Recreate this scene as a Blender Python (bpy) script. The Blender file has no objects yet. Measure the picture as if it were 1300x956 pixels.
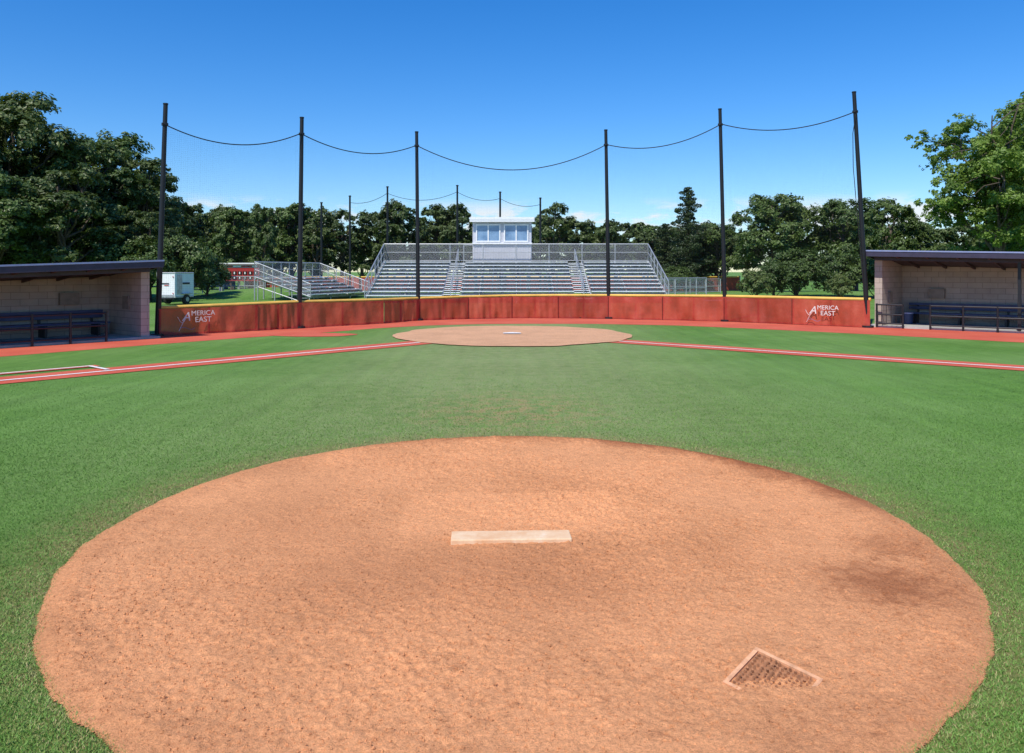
import bpy, math, numpy as np
from mathutils import Vector, Matrix
SC=bpy.context.scene
COL=SC.collection
RAD=math.radians

# ------------------------------------------------------------------ helpers
def link(o,parent=None):
    COL.objects.link(o)
    if parent: o.parent=parent
    return o
def empty(name,loc=(0,0,0)):
    e=bpy.data.objects.new(name,None); e.location=loc; e.empty_display_size=.2
    return link(e)

def nodes(name):
    m=bpy.data.materials.new(name); m.use_nodes=True
    nt=m.node_tree
    for n in list(nt.nodes): nt.nodes.remove(n)
    out=nt.nodes.new('ShaderNodeOutputMaterial')
    return m,nt,out
def N(nt,t,**k):
    n=nt.nodes.new(t)
    for a,b in k.items(): setattr(n,a,b)
    return n
def noise(nt,vec,scale,detail=4,rough=.6):
    n=N(nt,'ShaderNodeTexNoise'); n.inputs['Scale'].default_value=scale
    n.inputs['Detail'].default_value=detail; n.inputs['Roughness'].default_value=rough
    nt.links.new(vec,n.inputs['Vector']); return n.outputs['Fac']
def ramp(nt,fac,stops,interp='LINEAR'):
    r=N(nt,'ShaderNodeValToRGB'); cr=r.color_ramp; cr.interpolation=interp
    while len(cr.elements)<len(stops): cr.elements.new(.5)
    for e,(p,c) in zip(cr.elements,stops):
        e.position=p
        e.color=(c[0],c[1],c[2],1) if hasattr(c,'__len__') else (c,c,c,1)
    nt.links.new(fac,r.inputs['Fac']); return r.outputs['Color']
def mix(nt,fac,a,b,blend='MIX'):
    m=N(nt,'ShaderNodeMix',data_type='RGBA',blend_type=blend)
    for s,v in ((0,fac),(6,a),(7,b)):
        if hasattr(v,'links') or isinstance(v,bpy.types.NodeSocket): nt.links.new(v,m.inputs[s])
        else: m.inputs[s].default_value=v if s==0 else (v[0],v[1],v[2],1)
    return m.outputs[2]
def math_(nt,op,a,b=0,c=None,clamp=False):
    m=N(nt,'ShaderNodeMath',operation=op,use_clamp=clamp)
    for i,v in enumerate((a,b,c)):
        if v is None: continue
        if isinstance(v,bpy.types.NodeSocket): nt.links.new(v,m.inputs[i])
        else: m.inputs[i].default_value=v
    return m.outputs[0]
def mapr(nt,v,a,b,c=0,d=1,smooth=True):
    m=N(nt,'ShaderNodeMapRange',interpolation_type='SMOOTHSTEP' if smooth else 'LINEAR')
    nt.links.new(v,m.inputs['Value'])
    for k,x in zip(('From Min','From Max','To Min','To Max'),(a,b,c,d)): m.inputs[k].default_value=x
    return m.outputs['Result']
def bsdf(nt,out,color,rough=.8,metal=0,normal=None,spec=.5):
    b=N(nt,'ShaderNodeBsdfPrincipled')
    if isinstance(color,bpy.types.NodeSocket): nt.links.new(color,b.inputs['Base Color'])
    else: b.inputs['Base Color'].default_value=(*color,1)
    if isinstance(rough,bpy.types.NodeSocket): nt.links.new(rough,b.inputs['Roughness'])
    else: b.inputs['Roughness'].default_value=rough
    b.inputs['Metallic'].default_value=metal
    b.inputs['Specular IOR Level'].default_value=spec
    if normal: nt.links.new(normal,b.inputs['Normal'])
    if out: nt.links.new(b.outputs[0],out.inputs['Surface'])
    return b
def bump(nt,h,strength,dist):
    b=N(nt,'ShaderNodeBump'); b.inputs['Strength'].default_value=strength; b.inputs['Distance'].default_value=dist
    nt.links.new(h,b.inputs['Height']); return b.outputs['Normal']
def objco(nt): return N(nt,'ShaderNodeTexCoord').outputs['Object']

def simple(name,c,rough=.6,metal=0,var=.25,scale=6,bmp=0,spec=.5):
    m,nt,out=nodes(name); co=objco(nt)
    n1=noise(nt,co,scale,5); 
    c1=tuple(x*(1-var) for x in c); c2=tuple(min(1,x*(1+var)) for x in c)
    col=ramp(nt,n1,[(.3,c1),(.7,c2)])
    nm=bump(nt,noise(nt,co,scale*8,3),bmp,.01) if bmp else None
    bsdf(nt,out,col,rough,metal,nm,spec); return m

class B:
    """accumulates verts/faces into one mesh"""
    def __init__(s): s.v=[];s.f=[];s.m=[]
    def face(s,pts,m=0):
        k=len(s.v); s.v+= [tuple(p) for p in pts]; s.f.append(tuple(range(k,k+len(pts)))); s.m.append(m)
    def box(s,c,size,rz=0,m=0,M=None):
        hx,hy,hz=[q/2 for q in size]; k=len(s.v); ca,sa=math.cos(rz),math.sin(rz)
        for x,y,z in ((-1,-1,-1),(1,-1,-1),(1,1,-1),(-1,1,-1),(-1,-1,1),(1,-1,1),(1,1,1),(-1,1,1)):
            X,Y=x*hx,y*hy
            s.v.append((c[0]+X*ca-Y*sa,c[1]+X*sa+Y*ca,c[2]+z*hz))
        for f in ((0,3,2,1),(4,5,6,7),(0,1,5,4),(1,2,6,5),(2,3,7,6),(3,0,4,7)):
            s.f.append(tuple(k+i for i in f)); s.m.append(m)
    def hexa(s,b4,t4,m=0):
        k=len(s.v); s.v+=[tuple(p) for p in b4]+[tuple(p) for p in t4]
        for f in ((0,3,2,1),(4,5,6,7),(0,1,5,4),(1,2,6,5),(2,3,7,6),(3,0,4,7)):
            s.f.append(tuple(k+i for i in f)); s.m.append(m)
    def tube(s,p0,p1,r0,r1=None,m=0,seg=8):
        r1=r0 if r1 is None else r1
        p0=Vector(p0);p1=Vector(p1); d=(p1-p0)
        if d.length<1e-6: return
        d.normalize(); a=d.orthogonal().normalized(); b=d.cross(a); k=len(s.v)
        for p,r in ((p0,r0),(p1,r1)):
            for i in range(seg):
                t=2*math.pi*i/seg; s.v.append(tuple(p+a*(math.cos(t)*r)+b*(math.sin(t)*r)))
        for i in range(seg):
            j=(i+1)%seg; s.f.append((k+i,k+j,k+seg+j,k+seg+i)); s.m.append(m)
        s.f.append(tuple(k+i for i in reversed(range(seg)))); s.m.append(m)
        s.f.append(tuple(k+seg+i for i in range(seg))); s.m.append(m)
    def path(s,pts,r,m=0,seg=6):
        for a,b in zip(pts[:-1],pts[1:]): s.tube(a,b,r,r,m,seg)
    def build(s,name,mats,parent=None,smooth=False,loc=None,rz=0,bevel=0):
        me=bpy.data.meshes.new(name); me.from_pydata(s.v,[],s.f); me.update()
        for q in mats: me.materials.append(q)
        me.polygons.foreach_set('material_index',s.m)
        if smooth: me.polygons.foreach_set('use_smooth',[True]*len(s.f))
        o=bpy.data.objects.new(name,me)
        if loc: o.location=loc
        o.rotation_euler[2]=rz
        if bevel:
            md=o.modifiers.new('bev','BEVEL'); md.width=bevel; md.segments=2; md.limit_method='ANGLE'
        return link(o,parent)

rs=np.random.RandomState(5)
LAT=rs.rand(256,256)
def vn(x,y,freq,off=0):
    x=x*freq+off*17.3;y=y*freq+off*5.7
    xi=np.floor(x).astype(int);yi=np.floor(y).astype(int);fx=x-xi;fy=y-yi
    fx=fx*fx*(3-2*fx);fy=fy*fy*(3-2*fy)
    g=lambda a,b:LAT[a%256,b%256]
    return (g(xi,yi)*(1-fx)+g(xi+1,yi)*fx)*(1-fy)+(g(xi,yi+1)*(1-fx)+g(xi+1,yi+1)*fx)*fy
def fbm(x,y,f,o=4,off=0):
    s=0;a=.5
    for i in range(o): s=s+a*vn(x,y,f*2**i,off+i); a*=.5
    return s
def np_mesh(name,V,F,mats,mat_idx=None,attr=None,smooth=False):
    me=bpy.data.meshes.new(name); n=F.shape[1]
    me.vertices.add(len(V)); me.vertices.foreach_set('co',V.astype(np.float32).ravel())
    me.loops.add(F.size); me.loops.foreach_set('vertex_index',F.astype(np.int32).ravel())
    me.polygons.add(len(F)); me.polygons.foreach_set('loop_start',(np.arange(len(F))*n).astype(np.int32))
    me.polygons.foreach_set('loop_total',np.full(len(F),n,np.int32))
    for q in mats: me.materials.append(q)
    if mat_idx is not None: me.polygons.foreach_set('material_index',mat_idx.astype(np.int32))
    me.polygons.foreach_set('use_smooth',np.full(len(F),smooth))
    if attr is not None:
        a=me.attributes.new('tint','FLOAT','FACE'); a.data.foreach_set('value',attr.astype(np.float32))
    me.update(calc_edges=True); me.validate()
    return me

# ------------------------------------------------------------------ light, sky, camera
sunv=Vector((-.50*math.cos(RAD(54)),-.866*math.cos(RAD(54)),math.sin(RAD(54)))).normalized()
sl=bpy.data.lights.new('sun','SUN'); sl.energy=5.0; sl.angle=RAD(.5); sl.color=(1,.95,.86)
so=bpy.data.objects.new('sun',sl); so.rotation_euler=sunv.to_track_quat('Z','Y').to_euler(); so.location=(-20,-25,40); link(so)

w=bpy.data.worlds.new('World'); SC.world=w; w.use_nodes=True; nt=w.node_tree
for n in list(nt.nodes): nt.nodes.remove(n)
wo=N(nt,'ShaderNodeOutputWorld'); bg=N(nt,'ShaderNodeBackground'); bg.inputs['Strength'].default_value=.13
sk=N(nt,'ShaderNodeTexSky',sky_type='NISHITA'); sk.sun_disc=False; sk.sun_elevation=RAD(54); sk.sun_rotation=math.atan2(sunv.x,sunv.y)
sk.air_density=1.1; sk.dust_density=.05; sk.ozone_density=4.0; sk.altitude=0
hs=N(nt,'ShaderNodeHueSaturation'); hs.inputs['Saturation'].default_value=1.38; hs.inputs['Value'].default_value=1.0
nt.links.new(sk.outputs[0],hs.inputs['Color'])
skt=mix(nt,1.0,hs.outputs[0],(.80,.95,1.20),'MULTIPLY')
tc=N(nt,'ShaderNodeTexCoord'); mp=N(nt,'ShaderNodeMapping'); mp.inputs['Scale'].default_value=(9,9,26)
nt.links.new(tc.outputs['Generated'],mp.inputs['Vector'])
cn=noise(nt,mp.outputs[0],1.6,6,.6); sx=N(nt,'ShaderNodeSeparateXYZ'); nt.links.new(tc.outputs['Generated'],sx.inputs[0])
el=math_(nt,'MULTIPLY',mapr(nt,sx.outputs['Z'],.02,.05),mapr(nt,sx.outputs['Z'],.095,.07))
cm=math_(nt,'MULTIPLY',mapr(nt,cn,.47,.60),el)
skc=mix(nt,math_(nt,'MULTIPLY',cm,.85),skt,(7.0,7.2,7.4))
nt.links.new(skc,bg.inputs['Color']); nt.links.new(bg.outputs[0],wo.inputs['Surface'])

cd=bpy.data.cameras.new('camera'); cd.sensor_width=36; cd.lens=27.8; cd.shift_y=-.1023; cd.clip_end=6000; cd.clip_start=.05
cam=bpy.data.objects.new('camera',cd); cam.location=(0,0,1.5); cam.rotation_euler=(RAD(90),0,0); link(cam); SC.camera=cam
SC.view_settings.view_transform='Standard'; SC.view_settings.look='None'; SC.view_settings.exposure=0

# ------------------------------------------------------------------ ground materials
def turf_mat():
    m,nt,out=nodes('turf'); co=objco(nt)
    sx=N(nt,'ShaderNodeSeparateXYZ'); nt.links.new(co,sx.inputs[0])
    big=noise(nt,co,.35,3); mid=noise(nt,co,5,5,.7); fine=noise(nt,co,55,4,.75); vf=noise(nt,co,220,2,.7)
    g=ramp(nt,mid,[(.3,(.078,.178,.022)),(.7,(.124,.250,.040))])
    g=mix(nt,mapr(nt,big,.35,.7),g,(.150,.268,.060))
    # brushing direction of the pile: faint long streaks
    ms=N(nt,'ShaderNodeMapping'); ms.inputs['Rotation'].default_value=(0,0,RAD(-8)); ms.inputs['Scale'].default_value=(2.2,.12,1); nt.links.new(co,ms.inputs[0])
    stk=noise(nt,ms.outputs[0],2.0,4,.7); g=mix(nt,.35,g,ramp(nt,stk,[(.35,.66),(.65,1.32)]),'MULTIPLY')
    # sand tracked off the circles lightens the middle lane
    ax=math_(nt,'ABSOLUTE',sx.outputs['X'])
    lane=math_(nt,'MULTIPLY',mapr(nt,ax,5.0,.4),mapr(nt,sx.outputs['Y'],2,7))
    lane=math_(nt,'MULTIPLY',lane,mapr(nt,sx.outputs['Y'],26,22))
    lane=math_(nt,'MULTIPLY',lane,mapr(nt,mid,.2,.75,.4,1))
    g=mix(nt,math_(nt,'MULTIPLY',lane,.6),g,(.34,.32,.16))
    worn=math_(nt,'MULTIPLY',mapr(nt,ax,1.5,.1),mapr(nt,sx.outputs['Y'],7.2,8.0)); worn=math_(nt,'MULTIPLY',worn,mapr(nt,sx.outputs['Y'],10.5,8.4))
    worn=math_(nt,'MULTIPLY',worn,mapr(nt,mid,.42,.62)); g=mix(nt,math_(nt,'MULTIPLY',worn,.6),g,(.42,.24,.12))
    # halo of tan sand round pitching circle
    dv=N(nt,'ShaderNodeVectorMath',operation='DISTANCE'); nt.links.new(co,dv.inputs[0]); dv.inputs[1].default_value=(0,4.65,0)
    halo=math_(nt,'MULTIPLY',mapr(nt,dv.outputs['Value'],3.0,2.38),mapr(nt,mid,.3,.65,.25,1))
    g=mix(nt,math_(nt,'MULTIPLY',halo,.7),g,(.24,.15,.065))
    sp=ramp(nt,fine,[(.3,.62),(.5,1.0),(.72,1.5)]); g=mix(nt,.75,g,sp,'MULTIPLY')
    sp2=ramp(nt,vf,[(.3,.65),(.7,1.4)]); g=mix(nt,.6,g,sp2,'MULTIPLY')
    nm=bump(nt,math_(nt,'ADD',fine,vf),.5,.02)
    bsdf(nt,out,g,.85,0,nm,.25); return m
TURF=turf_mat()
def dirt_mat(name,light,dark,pitch=True):
    m,nt,out=nodes(name); co=objco(nt)
    sx=N(nt,'ShaderNodeSeparateXYZ'); nt.links.new(co,sx.inputs[0])
    a=noise(nt,co,1.3,5,.65); b=noise(nt,co,14,5,.7); c=noise(nt,co,70,5,.8); d=noise(nt,co,260,2,.7)
    col=mix(nt,mapr(nt,a,.35,.68),light,tuple(x*.86 for x in light))
    col=mix(nt,mapr(nt,b,.50,.74,0,.42),col,dark)
    if pitch:
        dv=N(nt,'ShaderNodeVectorMath',operation='DISTANCE')
        sc_=N(nt,'ShaderNodeVectorMath',operation='MULTIPLY'); nt.links.new(co,sc_.inputs[0]); sc_.inputs[1].default_value=(1.02,.945,0)
        nt.links.new(sc_.outputs[0],dv.inputs[0]); dv.inputs[1].default_value=(0,0,0)
        r=dv.outputs['Value']
        wob=math_(nt,'ADD',r,math_(nt,'MULTIPLY',math_(nt,'SUBTRACT',a,.5),.6))
        edge=mapr(nt,wob,2.05,2.38)
        side=math_(nt,'MAXIMUM',math_(nt,'MULTIPLY',mapr(nt,sx.outputs['X'],.0,.9),mapr(nt,sx.outputs['Y'],-.2,.7)),math_(nt,'MULTIPLY',mapr(nt,sx.outputs['Y'],1.9,2.4),.7))
        side=math_(nt,'MAXIMUM',side,.2)
        col=mix(nt,math_(nt,'MULTIPLY',math_(nt,'MULTIPLY',edge,side),.9),col,dark)
        for cx,cy,rad,s in ((1.78,-.88,.46,.75),(2.02,-.35,.28,.45),(-.75,-.75,.9,.28),(-1.3,0,.6,.22),(.15,-.75,.85,.34),(.15,.90,.55,.15),(-1.5,.6,.5,.12),(1.0,-.4,.5,.15)):
            dd=N(nt,'ShaderNodeVectorMath',operation='DISTANCE'); nt.links.new(co,dd.inputs[0]); dd.inputs[1].default_value=(cx,cy,0)
            q=math_(nt,'ADD',dd.outputs['Value'],math_(nt,'MULTIPLY',math_(nt,'SUBTRACT',b,.5),.9))
            k=math_(nt,'MULTIPLY',mapr(nt,q,rad,rad*.1),s); col=mix(nt,k,col,dark)
        # swept pale lane in front of the rubber
        bx=math_(nt,'MULTIPLY',mapr(nt,math_(nt,'ABSOLUTE',sx.outputs['X']),.70,.64),math_(nt,'MULTIPLY',mapr(nt,sx.outputs['Y'],-.2,-.1),mapr(nt,sx.outputs['Y'],.70,.63)))
        col=mix(nt,math_(nt,'MULTIPLY',bx,.45),col,tuple(min(1,x*1.12) for x in light))
    col=mix(nt,.75,col,ramp(nt,c,[(.28,.48),(.5,1.08),(.75,1.55)]),'MULTIPLY')
    col=mix(nt,.5,col,ramp(nt,d,[(.3,.6),(.7,1.45)]),'MULTIPLY')
    nm=bump(nt,math_(nt,'ADD',math_(nt,'MULTIPLY',c,1.5),d),.7,.012)
    bsdf(nt,out,col,.95,0,nm,.1); return m
DIRT=dirt_mat('infield_clay',(.80,.365,.165),(.32,.11,.045))
DIRTH=dirt_mat('home_clay',(.66,.37,.21),(.42,.20,.10),False)
def track_mat():
    m,nt,out=nodes('track_red'); co=objco(nt)
    a=noise(nt,co,.8,4); b=noise(nt,co,40,4,.8)
    col=ramp(nt,a,[(.3,(.50,.085,.05)),(.7,(.60,.14,.08))]); col=mix(nt,.5,col,ramp(nt,b,[(.3,.6),(.7,1.4)]),'MULTIPLY')
    bsdf(nt,out,col,.9,0,bump(nt,b,.5,.01),.2); return m
TRACK=track_mat()
def white_line():
    m,nt,out=nodes('line_white'); co=objco(nt); b=noise(nt,co,25,4,.8)
    bsdf(nt,out,ramp(nt,b,[(.3,(.5,.42,.36)),(.5,(.78,.74,.7))]),.9); return m
WHITE=white_line()
BLADE,nt,out=nodes('turf_fibre')
at=N(nt,'ShaderNodeAttribute',attribute_name='tint')
c=ramp(nt,at.outputs['Fac'],[(0,(.066,.16,.018)),(.45,(.112,.24,.034)),(.8,(.19,.33,.065)),(1,(.38,.33,.14))])
bsdf(nt,out,c,.6,0,None,.3)

# ------------------------------------------------------------------ ground sheet
xs=np.unique(np.concatenate([np.linspace(-2500,-120,14),np.linspace(-120,120,121),np.linspace(120,2500,14)]))
ys=np.unique(np.concatenate([np.linspace(-2500,-60,12),np.linspace(-60,160,111),np.linspace(160,3000,14)]))
gx,gy=np.meshgrid(xs,ys)
def gz(x,y):
    z=.62*np.exp(-((x+14)/4.2)**2-((y-47)/4.5)**2)
    z=z+.25*np.exp(-((x-22)/7)**2-((y-50)/6)**2)
    return z*(y>28.5)
V=np.stack([gx,gy,gz(gx,gy)],-1).reshape(-1,3)
nx,ny=len(xs),len(ys); idx=np.arange(nx*ny).reshape(ny,nx)
F=np.stack([idx[:-1,:-1],idx[:-1,1:],idx[1:,1:],idx[1:,:-1]],-1).reshape(-1,4)
link(bpy.data.objects.new('ground',np_mesh('ground',V,F,[TURF],smooth=True)))

def sheet(name,pts,z,mat):
    b=B(); b.face([(x,y,z) for x,y in pts]); return b.build(name,[mat])
# warning track
inner=[(-19,3.6),(-8.96,14.0),(-7.4,16.2),(-6.1,17.9),(-4.76,19.3),(-3.6,20.9),(-2.4,22.0),(-1,22.6),(.5,22.75),(2.4,22.7),(4.64,22.0),(6.2,20.9),(7.4,19.9),(8.56,18.9),(10.6,16.9),(22,7.2)]
outer=[(25,8.9),(13,18.9),(9.75,21.45),(6.5,24.0),(3.15,25.4),(0,25.8),(-2.95,24.5),(-3.85,23.1),(-5.75,21.15),(-6.6,20.3),(-8.45,18.6),(-8.2,17.7),(-20,4.3)]
sheet('warning_track',inner+outer,.004,TRACK)
el=[(-4.7+1.0*math.cos(t)+.05*math.sin(5*t),18.75+.55*math.sin(t)) for t in np.linspace(0,2*math.pi,40)[:-1]]
sheet('on_deck_circle',el,.008,TRACK)
home=np.array((0,18.9)); uL=np.array((-.655,-.755)); uL/=np.linalg.norm(uL); nL=np.array((-.755,.655)); uR=np.array((.765,-.644)); nR=np.array((.644,.765))
def strip(name,o,u,n,t0,t1,off,w_,z,mat):
    p=[o+u*t0+n*(off-w_/2),o+u*t1+n*(off-w_/2),o+u*t1+n*(off+w_/2),o+u*t0+n*(off+w_/2)]
    return sheet(name,[tuple(q) for q in p],z,mat)
strip('foul_line_band',home,uL,nL,1.5,30,0.03,.80,.009,TRACK)
strip('foul_line_band',home,uR,nR,1.5,30,0.03,.80,.009,TRACK)
strip('foul_line',home,uL,nL,2.5,30,0,.08,.014,WHITE)
strip('foul_line',home,uR,nR,2.5,30,0,.08,.014,WHITE)
strip('running_lane_band',home,uL,nL,9.1,30,.82,.22,.013,TRACK)
strip('running_lane_line',home,uL,nL,9.2,30,.82,.075,.018,WHITE)
strip('running_lane_line',home,uL,nL,9.2,9.27,.44,.68,.022,WHITE)
# home circle with ragged edge
T=np.linspace(0,2*math.pi,160)[:-1]
pts=[]
for t in T:
    r=2.78+.18*(float(fbm(np.array(3+math.cos(t)*2),np.array(3+math.sin(t)*2),1.7))-.5)*2
    pts.append((.02+r*math.cos(t),18.75+r*1.08*math.sin(t)))
sheet('home_plate_circle',pts,.018,DIRTH)
b=B()
hp=[(-.215,.1),(.215,.1),(.215,-.12),(0,-.33),(-.215,-.12)]; hp=[(x,18.9-y) for x,y in hp]
b.f.append((0,1,2,3,4)); b.v=[(x,y,.036) for x,y in hp]; b.m=[0]; b.build('home_plate',[WHITE])

# ------------------------------------------------------------------ pitching circle (displaced clay)
cx0,cy0=0,4.64
KX,KY=1.028,.948     # slightly worn out towards home / second
def rr_(x,y): return np.hypot(x*KX,y*KY)
def rim(x,y):
    A=np.arctan2(y,x)
    return 2.425+.035*(fbm(np.cos(A)*2+9,np.sin(A)*2+9,1.5)-.47)*2+.022*(fbm(x,y,7,3,2)-.45)*2
st=.0088; ax=np.arange(-2.68,2.68,st); X,Y=np.meshgrid(ax,ax)
R=rr_(X,Y)
Rad=rim(X,Y)
rough=.6+1.1*np.clip(fbm(X,Y,.9,3,5)*2-.6,0,1.4)
Z=.012*fbm(X,Y,3,3,3)+rough*(.010*fbm(X,Y,16,3,7)+.012*np.clip(vn(X,Y,48,11)-.45,0,1)+.007*np.clip(vn(X,Y,90,13)-.5,0,1))
Z+= -.012*np.exp(-((X+.0)/.45)**2-((Y-.05)/.28)**2)
Z+=.012*np.exp(-((R-2.32)/.12)**2)*vn(X,Y,5,9)
tap=np.clip((Rad-R)/.12,0,1); Z=.005+np.clip(Z*tap,0,1)
n=len(ax); idx=np.arange(n*n).reshape(n,n)
F=np.stack([idx[:-1,:-1],idx[:-1,1:],idx[1:,1:],idx[1:,:-1]],-1).reshape(-1,4)
ok=(R<Rad).ravel(); F=F[ok[F].all(1)]
used=np.unique(F); rem=-np.ones(n*n,int); rem[used]=np.arange(len(used))
V=np.stack([X.ravel(),Y.ravel(),Z.ravel()],-1)[used]; F=rem[F]
pc=bpy.data.objects.new('pitching_circle',np_mesh('pitching_circle',V,F,[DIRT],smooth=True)); pc.location=(cx0,cy0,0); link(pc)
# clods / pebbles
ico=np.array([(0,0,1),(.9,0,.0),(-.45,.78,0),(-.45,-.78,0),(0,0,-.6)]) 
icf=np.array([(0,1,2),(0,2,3),(0,3,1),(4,2,1),(4,3,2),(4,1,3)])
nc=60000; ang=rs.rand(nc)*6.283; rr=2.38*np.sqrt(rs.rand(nc)); px=rr*np.cos(ang)/KX;py=rr*np.sin(ang)/KY
keep=(fbm(px,py,.9,3,5)+.30*rs.rand(nc)-.12*(py>.3)+.04*(px<0))>.50; px=px[keep];py=py[keep];nc=len(px)
keep2=~((np.abs(px)<.36)&(np.abs(py+.24)<.12)); px=px[keep2];py=py[keep2];nc=len(px)
sz=.0022+.0062*rs.rand(nc)**4; ro=rs.rand(nc)*6.283
ii=np.clip(((px+2.68)/st).astype(int),0,n-1); jj=np.clip(((py+2.68)/st).astype(int),0,n-1); pz=Z[jj,ii]+.001
c_,s_=np.cos(ro)[:,None],np.sin(ro)[:,None]
jit=1+.5*(rs.rand(nc,5)-.5)
vx=(ico[:,0]*c_-ico[:,1]*s_)*jit*sz[:,None]+px[:,None]; vy=(ico[:,0]*s_+ico[:,1]*c_)*jit*sz[:,None]+py[:,None]; vz=ico[:,2]*sz[:,None]*.8+pz[:,None]
V=np.stack([vx,vy,vz],-1).reshape(-1,3); F=(icf[None]+(np.arange(nc)*5)[:,None,None]).reshape(-1,3)
cl=bpy.data.objects.new('clay_clods',np_mesh('clay_clods',V,F,[DIRT])); cl.parent=pc; COL.objects.link(cl)

# pitching rubber
RUB,nt,out=nodes('dusty_rubber'); co=objco(nt); a=noise(nt,co,9,5,.7)
bsdf(nt,out,ramp(nt,a,[(.3,(.66,.37,.19)),(.62,(.76,.54,.34)),(.8,(.80,.67,.52))]),.8,0,bump(nt,noise(nt,co,120,3),.3,.005),.2)
b=B(); b.box((0,0,.02),(.665,.15,.034)); b.build('pitching_rubber',[RUB],loc=(-.005,4.40,0),rz=RAD(2.2),bevel=.006)

# cleat cleaning mat half buried (dips under the clay toward second base)
MAT1=simple('mat_rubber',(.66,.34,.18),.9,0,.3,30); MATD=simple('mat_bristle',(.34,.15,.07),.9,0,.4,40)
b=B(); S=.245
b.box((0,0,.010),(S,S,.016),0,1)
for k in (-1,1):
    b.box((k*S/2,0,.013),(.016,S+.016,.028),0,0); b.box((0,k*S/2,.013),(S-.018,.016,.028),0,0)
for i in range(11):
    for j in range(11):
        x=-S/2+.022+i*(S-.044)/10; y=-S/2+.022+j*(S-.044)/10
        b.tube((x,y,.016),(x+rs.randn()*.003,y+rs.randn()*.003,.028+rs.rand()*.005),.0065,.004,1,5)
o=b.build('cleat_cleaning_mat',[MAT1,MATD])
o.matrix_world=Matrix.Translation((.945,2.865,-.004))@Matrix.Rotation(RAD(11),4,'X')@Matrix.Rotation(RAD(47),4,'Z')

# near turf fibres
def blades(n,ymin,ymax):
    y=ymin+(ymax-ymin)*rs.rand(n)**1.7; x=(rs.rand(n)*2-1)*(.70*y+.6)
    kp=rs.rand(n)<np.clip((ymax-y)/(ymax-5.5),0,1)**1.3; x=x[kp];y=y[kp];n=len(x)
    R=rr_(x,y-cy0)
    Rd=rim(x,y-cy0)
    k=(R>Rd-.03)|((R>Rd-.16)&(rs.rand(n)<.28*np.clip((R-Rd+.16)/.16,0,1)**1.5)); x=x[k];y=y[k];R=R[k];Rd=Rd[k]; n=len(x)
    h=(.006+.009*rs.rand(n)); wd=.0013+.0011*rs.rand(n); wd*=np.clip(y/4.5,1,1.5)
    a=rs.rand(n)*6.283; la=rs.rand(n)*6.283; ln=h*(.3+1.1*rs.rand(n))
    dx=np.cos(a)*wd;dy=np.sin(a)*wd
    z0=np.full(n,.001); inb=np.clip((Rd-R)/.1,0,1)*.006; z0=z0+inb; h=h+inb
    V=np.stack([np.stack([x-dx,y-dy,z0],-1),np.stack([x+dx,y+dy,z0],-1),np.stack([x+np.cos(la)*ln,y+np.sin(la)*ln,h],-1)],1).reshape(-1,3)
    t=.15+.5*rs.rand(n)+.25*(fbm(x,y,1.2,3,4)-.45)
    sand=np.clip(1-(R-Rd)/.40,0,1)*.75*rs.rand(n)+np.clip(1-np.abs(x)/4,0,1)*.35*rs.rand(n)*(y>5)
    return V,np.arange(n*3).reshape(-1,3),np.clip(t+sand,0,1)
V,F,t=blades(900000,2.2,13)
link(bpy.data.objects.new('turf_grass',np_mesh('turf_grass',V,F,[BLADE],attr=t)))

# ------------------------------------------------------------------ common object materials
BLACK=simple('pole_black',(.006,.006,.008),.5,0,.3,3)
ROPE=simple('rope',(.01,.01,.012),.8)
ALU=simple('aluminium',(.78,.79,.80),.45,.25,.1,5)
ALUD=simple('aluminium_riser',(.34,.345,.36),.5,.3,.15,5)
STEEL=simple('galvanised',(.46,.47,.48),.45,.5,.15,8)
DARKM=simple('dark_rail',(.018,.018,.022),.4,.2)
CONC=simple('concrete',(.42,.40,.37),.9,0,.15,4,.2)
def grid_alpha(name,color,cell,frac,diag=True,rough=.6):
    m,nt,out=nodes(name); uv=N(nt,'ShaderNodeUVMap').outputs[0]
    mp=N(nt,'ShaderNodeMapping'); mp.inputs['Rotation'].default_value=(0,0,RAD(45) if diag else 0); mp.inputs['Scale'].default_value=(1/cell,1/cell,1)
    nt.links.new(uv,mp.inputs[0]); sx=N(nt,'ShaderNodeSeparateXYZ'); nt.links.new(mp.outputs[0],sx.inputs[0])
    fx=math_(nt,'LESS_THAN',math_(nt,'FRACT',sx.outputs['X']),frac); fy=math_(nt,'LESS_THAN',math_(nt,'FRACT',sx.outputs['Y']),frac)
    f=math_(nt,'MAXIMUM',fx,fy)
    tr=N(nt,'ShaderNodeBsdfTransparent'); bs=bsdf(nt,None,color,rough,0)
    mx=N(nt,'ShaderNodeMixShader'); nt.links.new(f,mx.inputs[0]); nt.links.new(tr.outputs[0],mx.inputs[1]); nt.links.new(bs.outputs[0],mx.inputs[2]); nt.links.new(mx.outputs[0],out.inputs['Surface'])
    return m
NET=grid_alpha('netting',(.02,.02,.025),.045,.022,False)
LINK=grid_alpha('chain_link',(.45,.46,.48),.06,.11)
def uvquads(name,quads,mat,parent=None):
    me=bpy.data.meshes.new(name); v=[];f=[];uvs=[]
    for q in quads:
        k=len(v); q=[Vector(p) for p in q]; v+=q; f.append((k,k+1,k+2,k+3))
        a=(q[1]-q[0]); L=a.length; a.normalize()
        for p in q:
            d=p-q[0]; u=d.dot(a); uvs.append((u,(d-a*u).length))
    me.from_pydata([tuple(p) for p in v],[],f); l=me.uv_layers.new(name='UVMap')
    for i,q in enumerate(uvs): l.data[i].uv=q
    me.materials.append(mat); o=bpy.data.objects.new(name,me); return link(o,parent)

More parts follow.
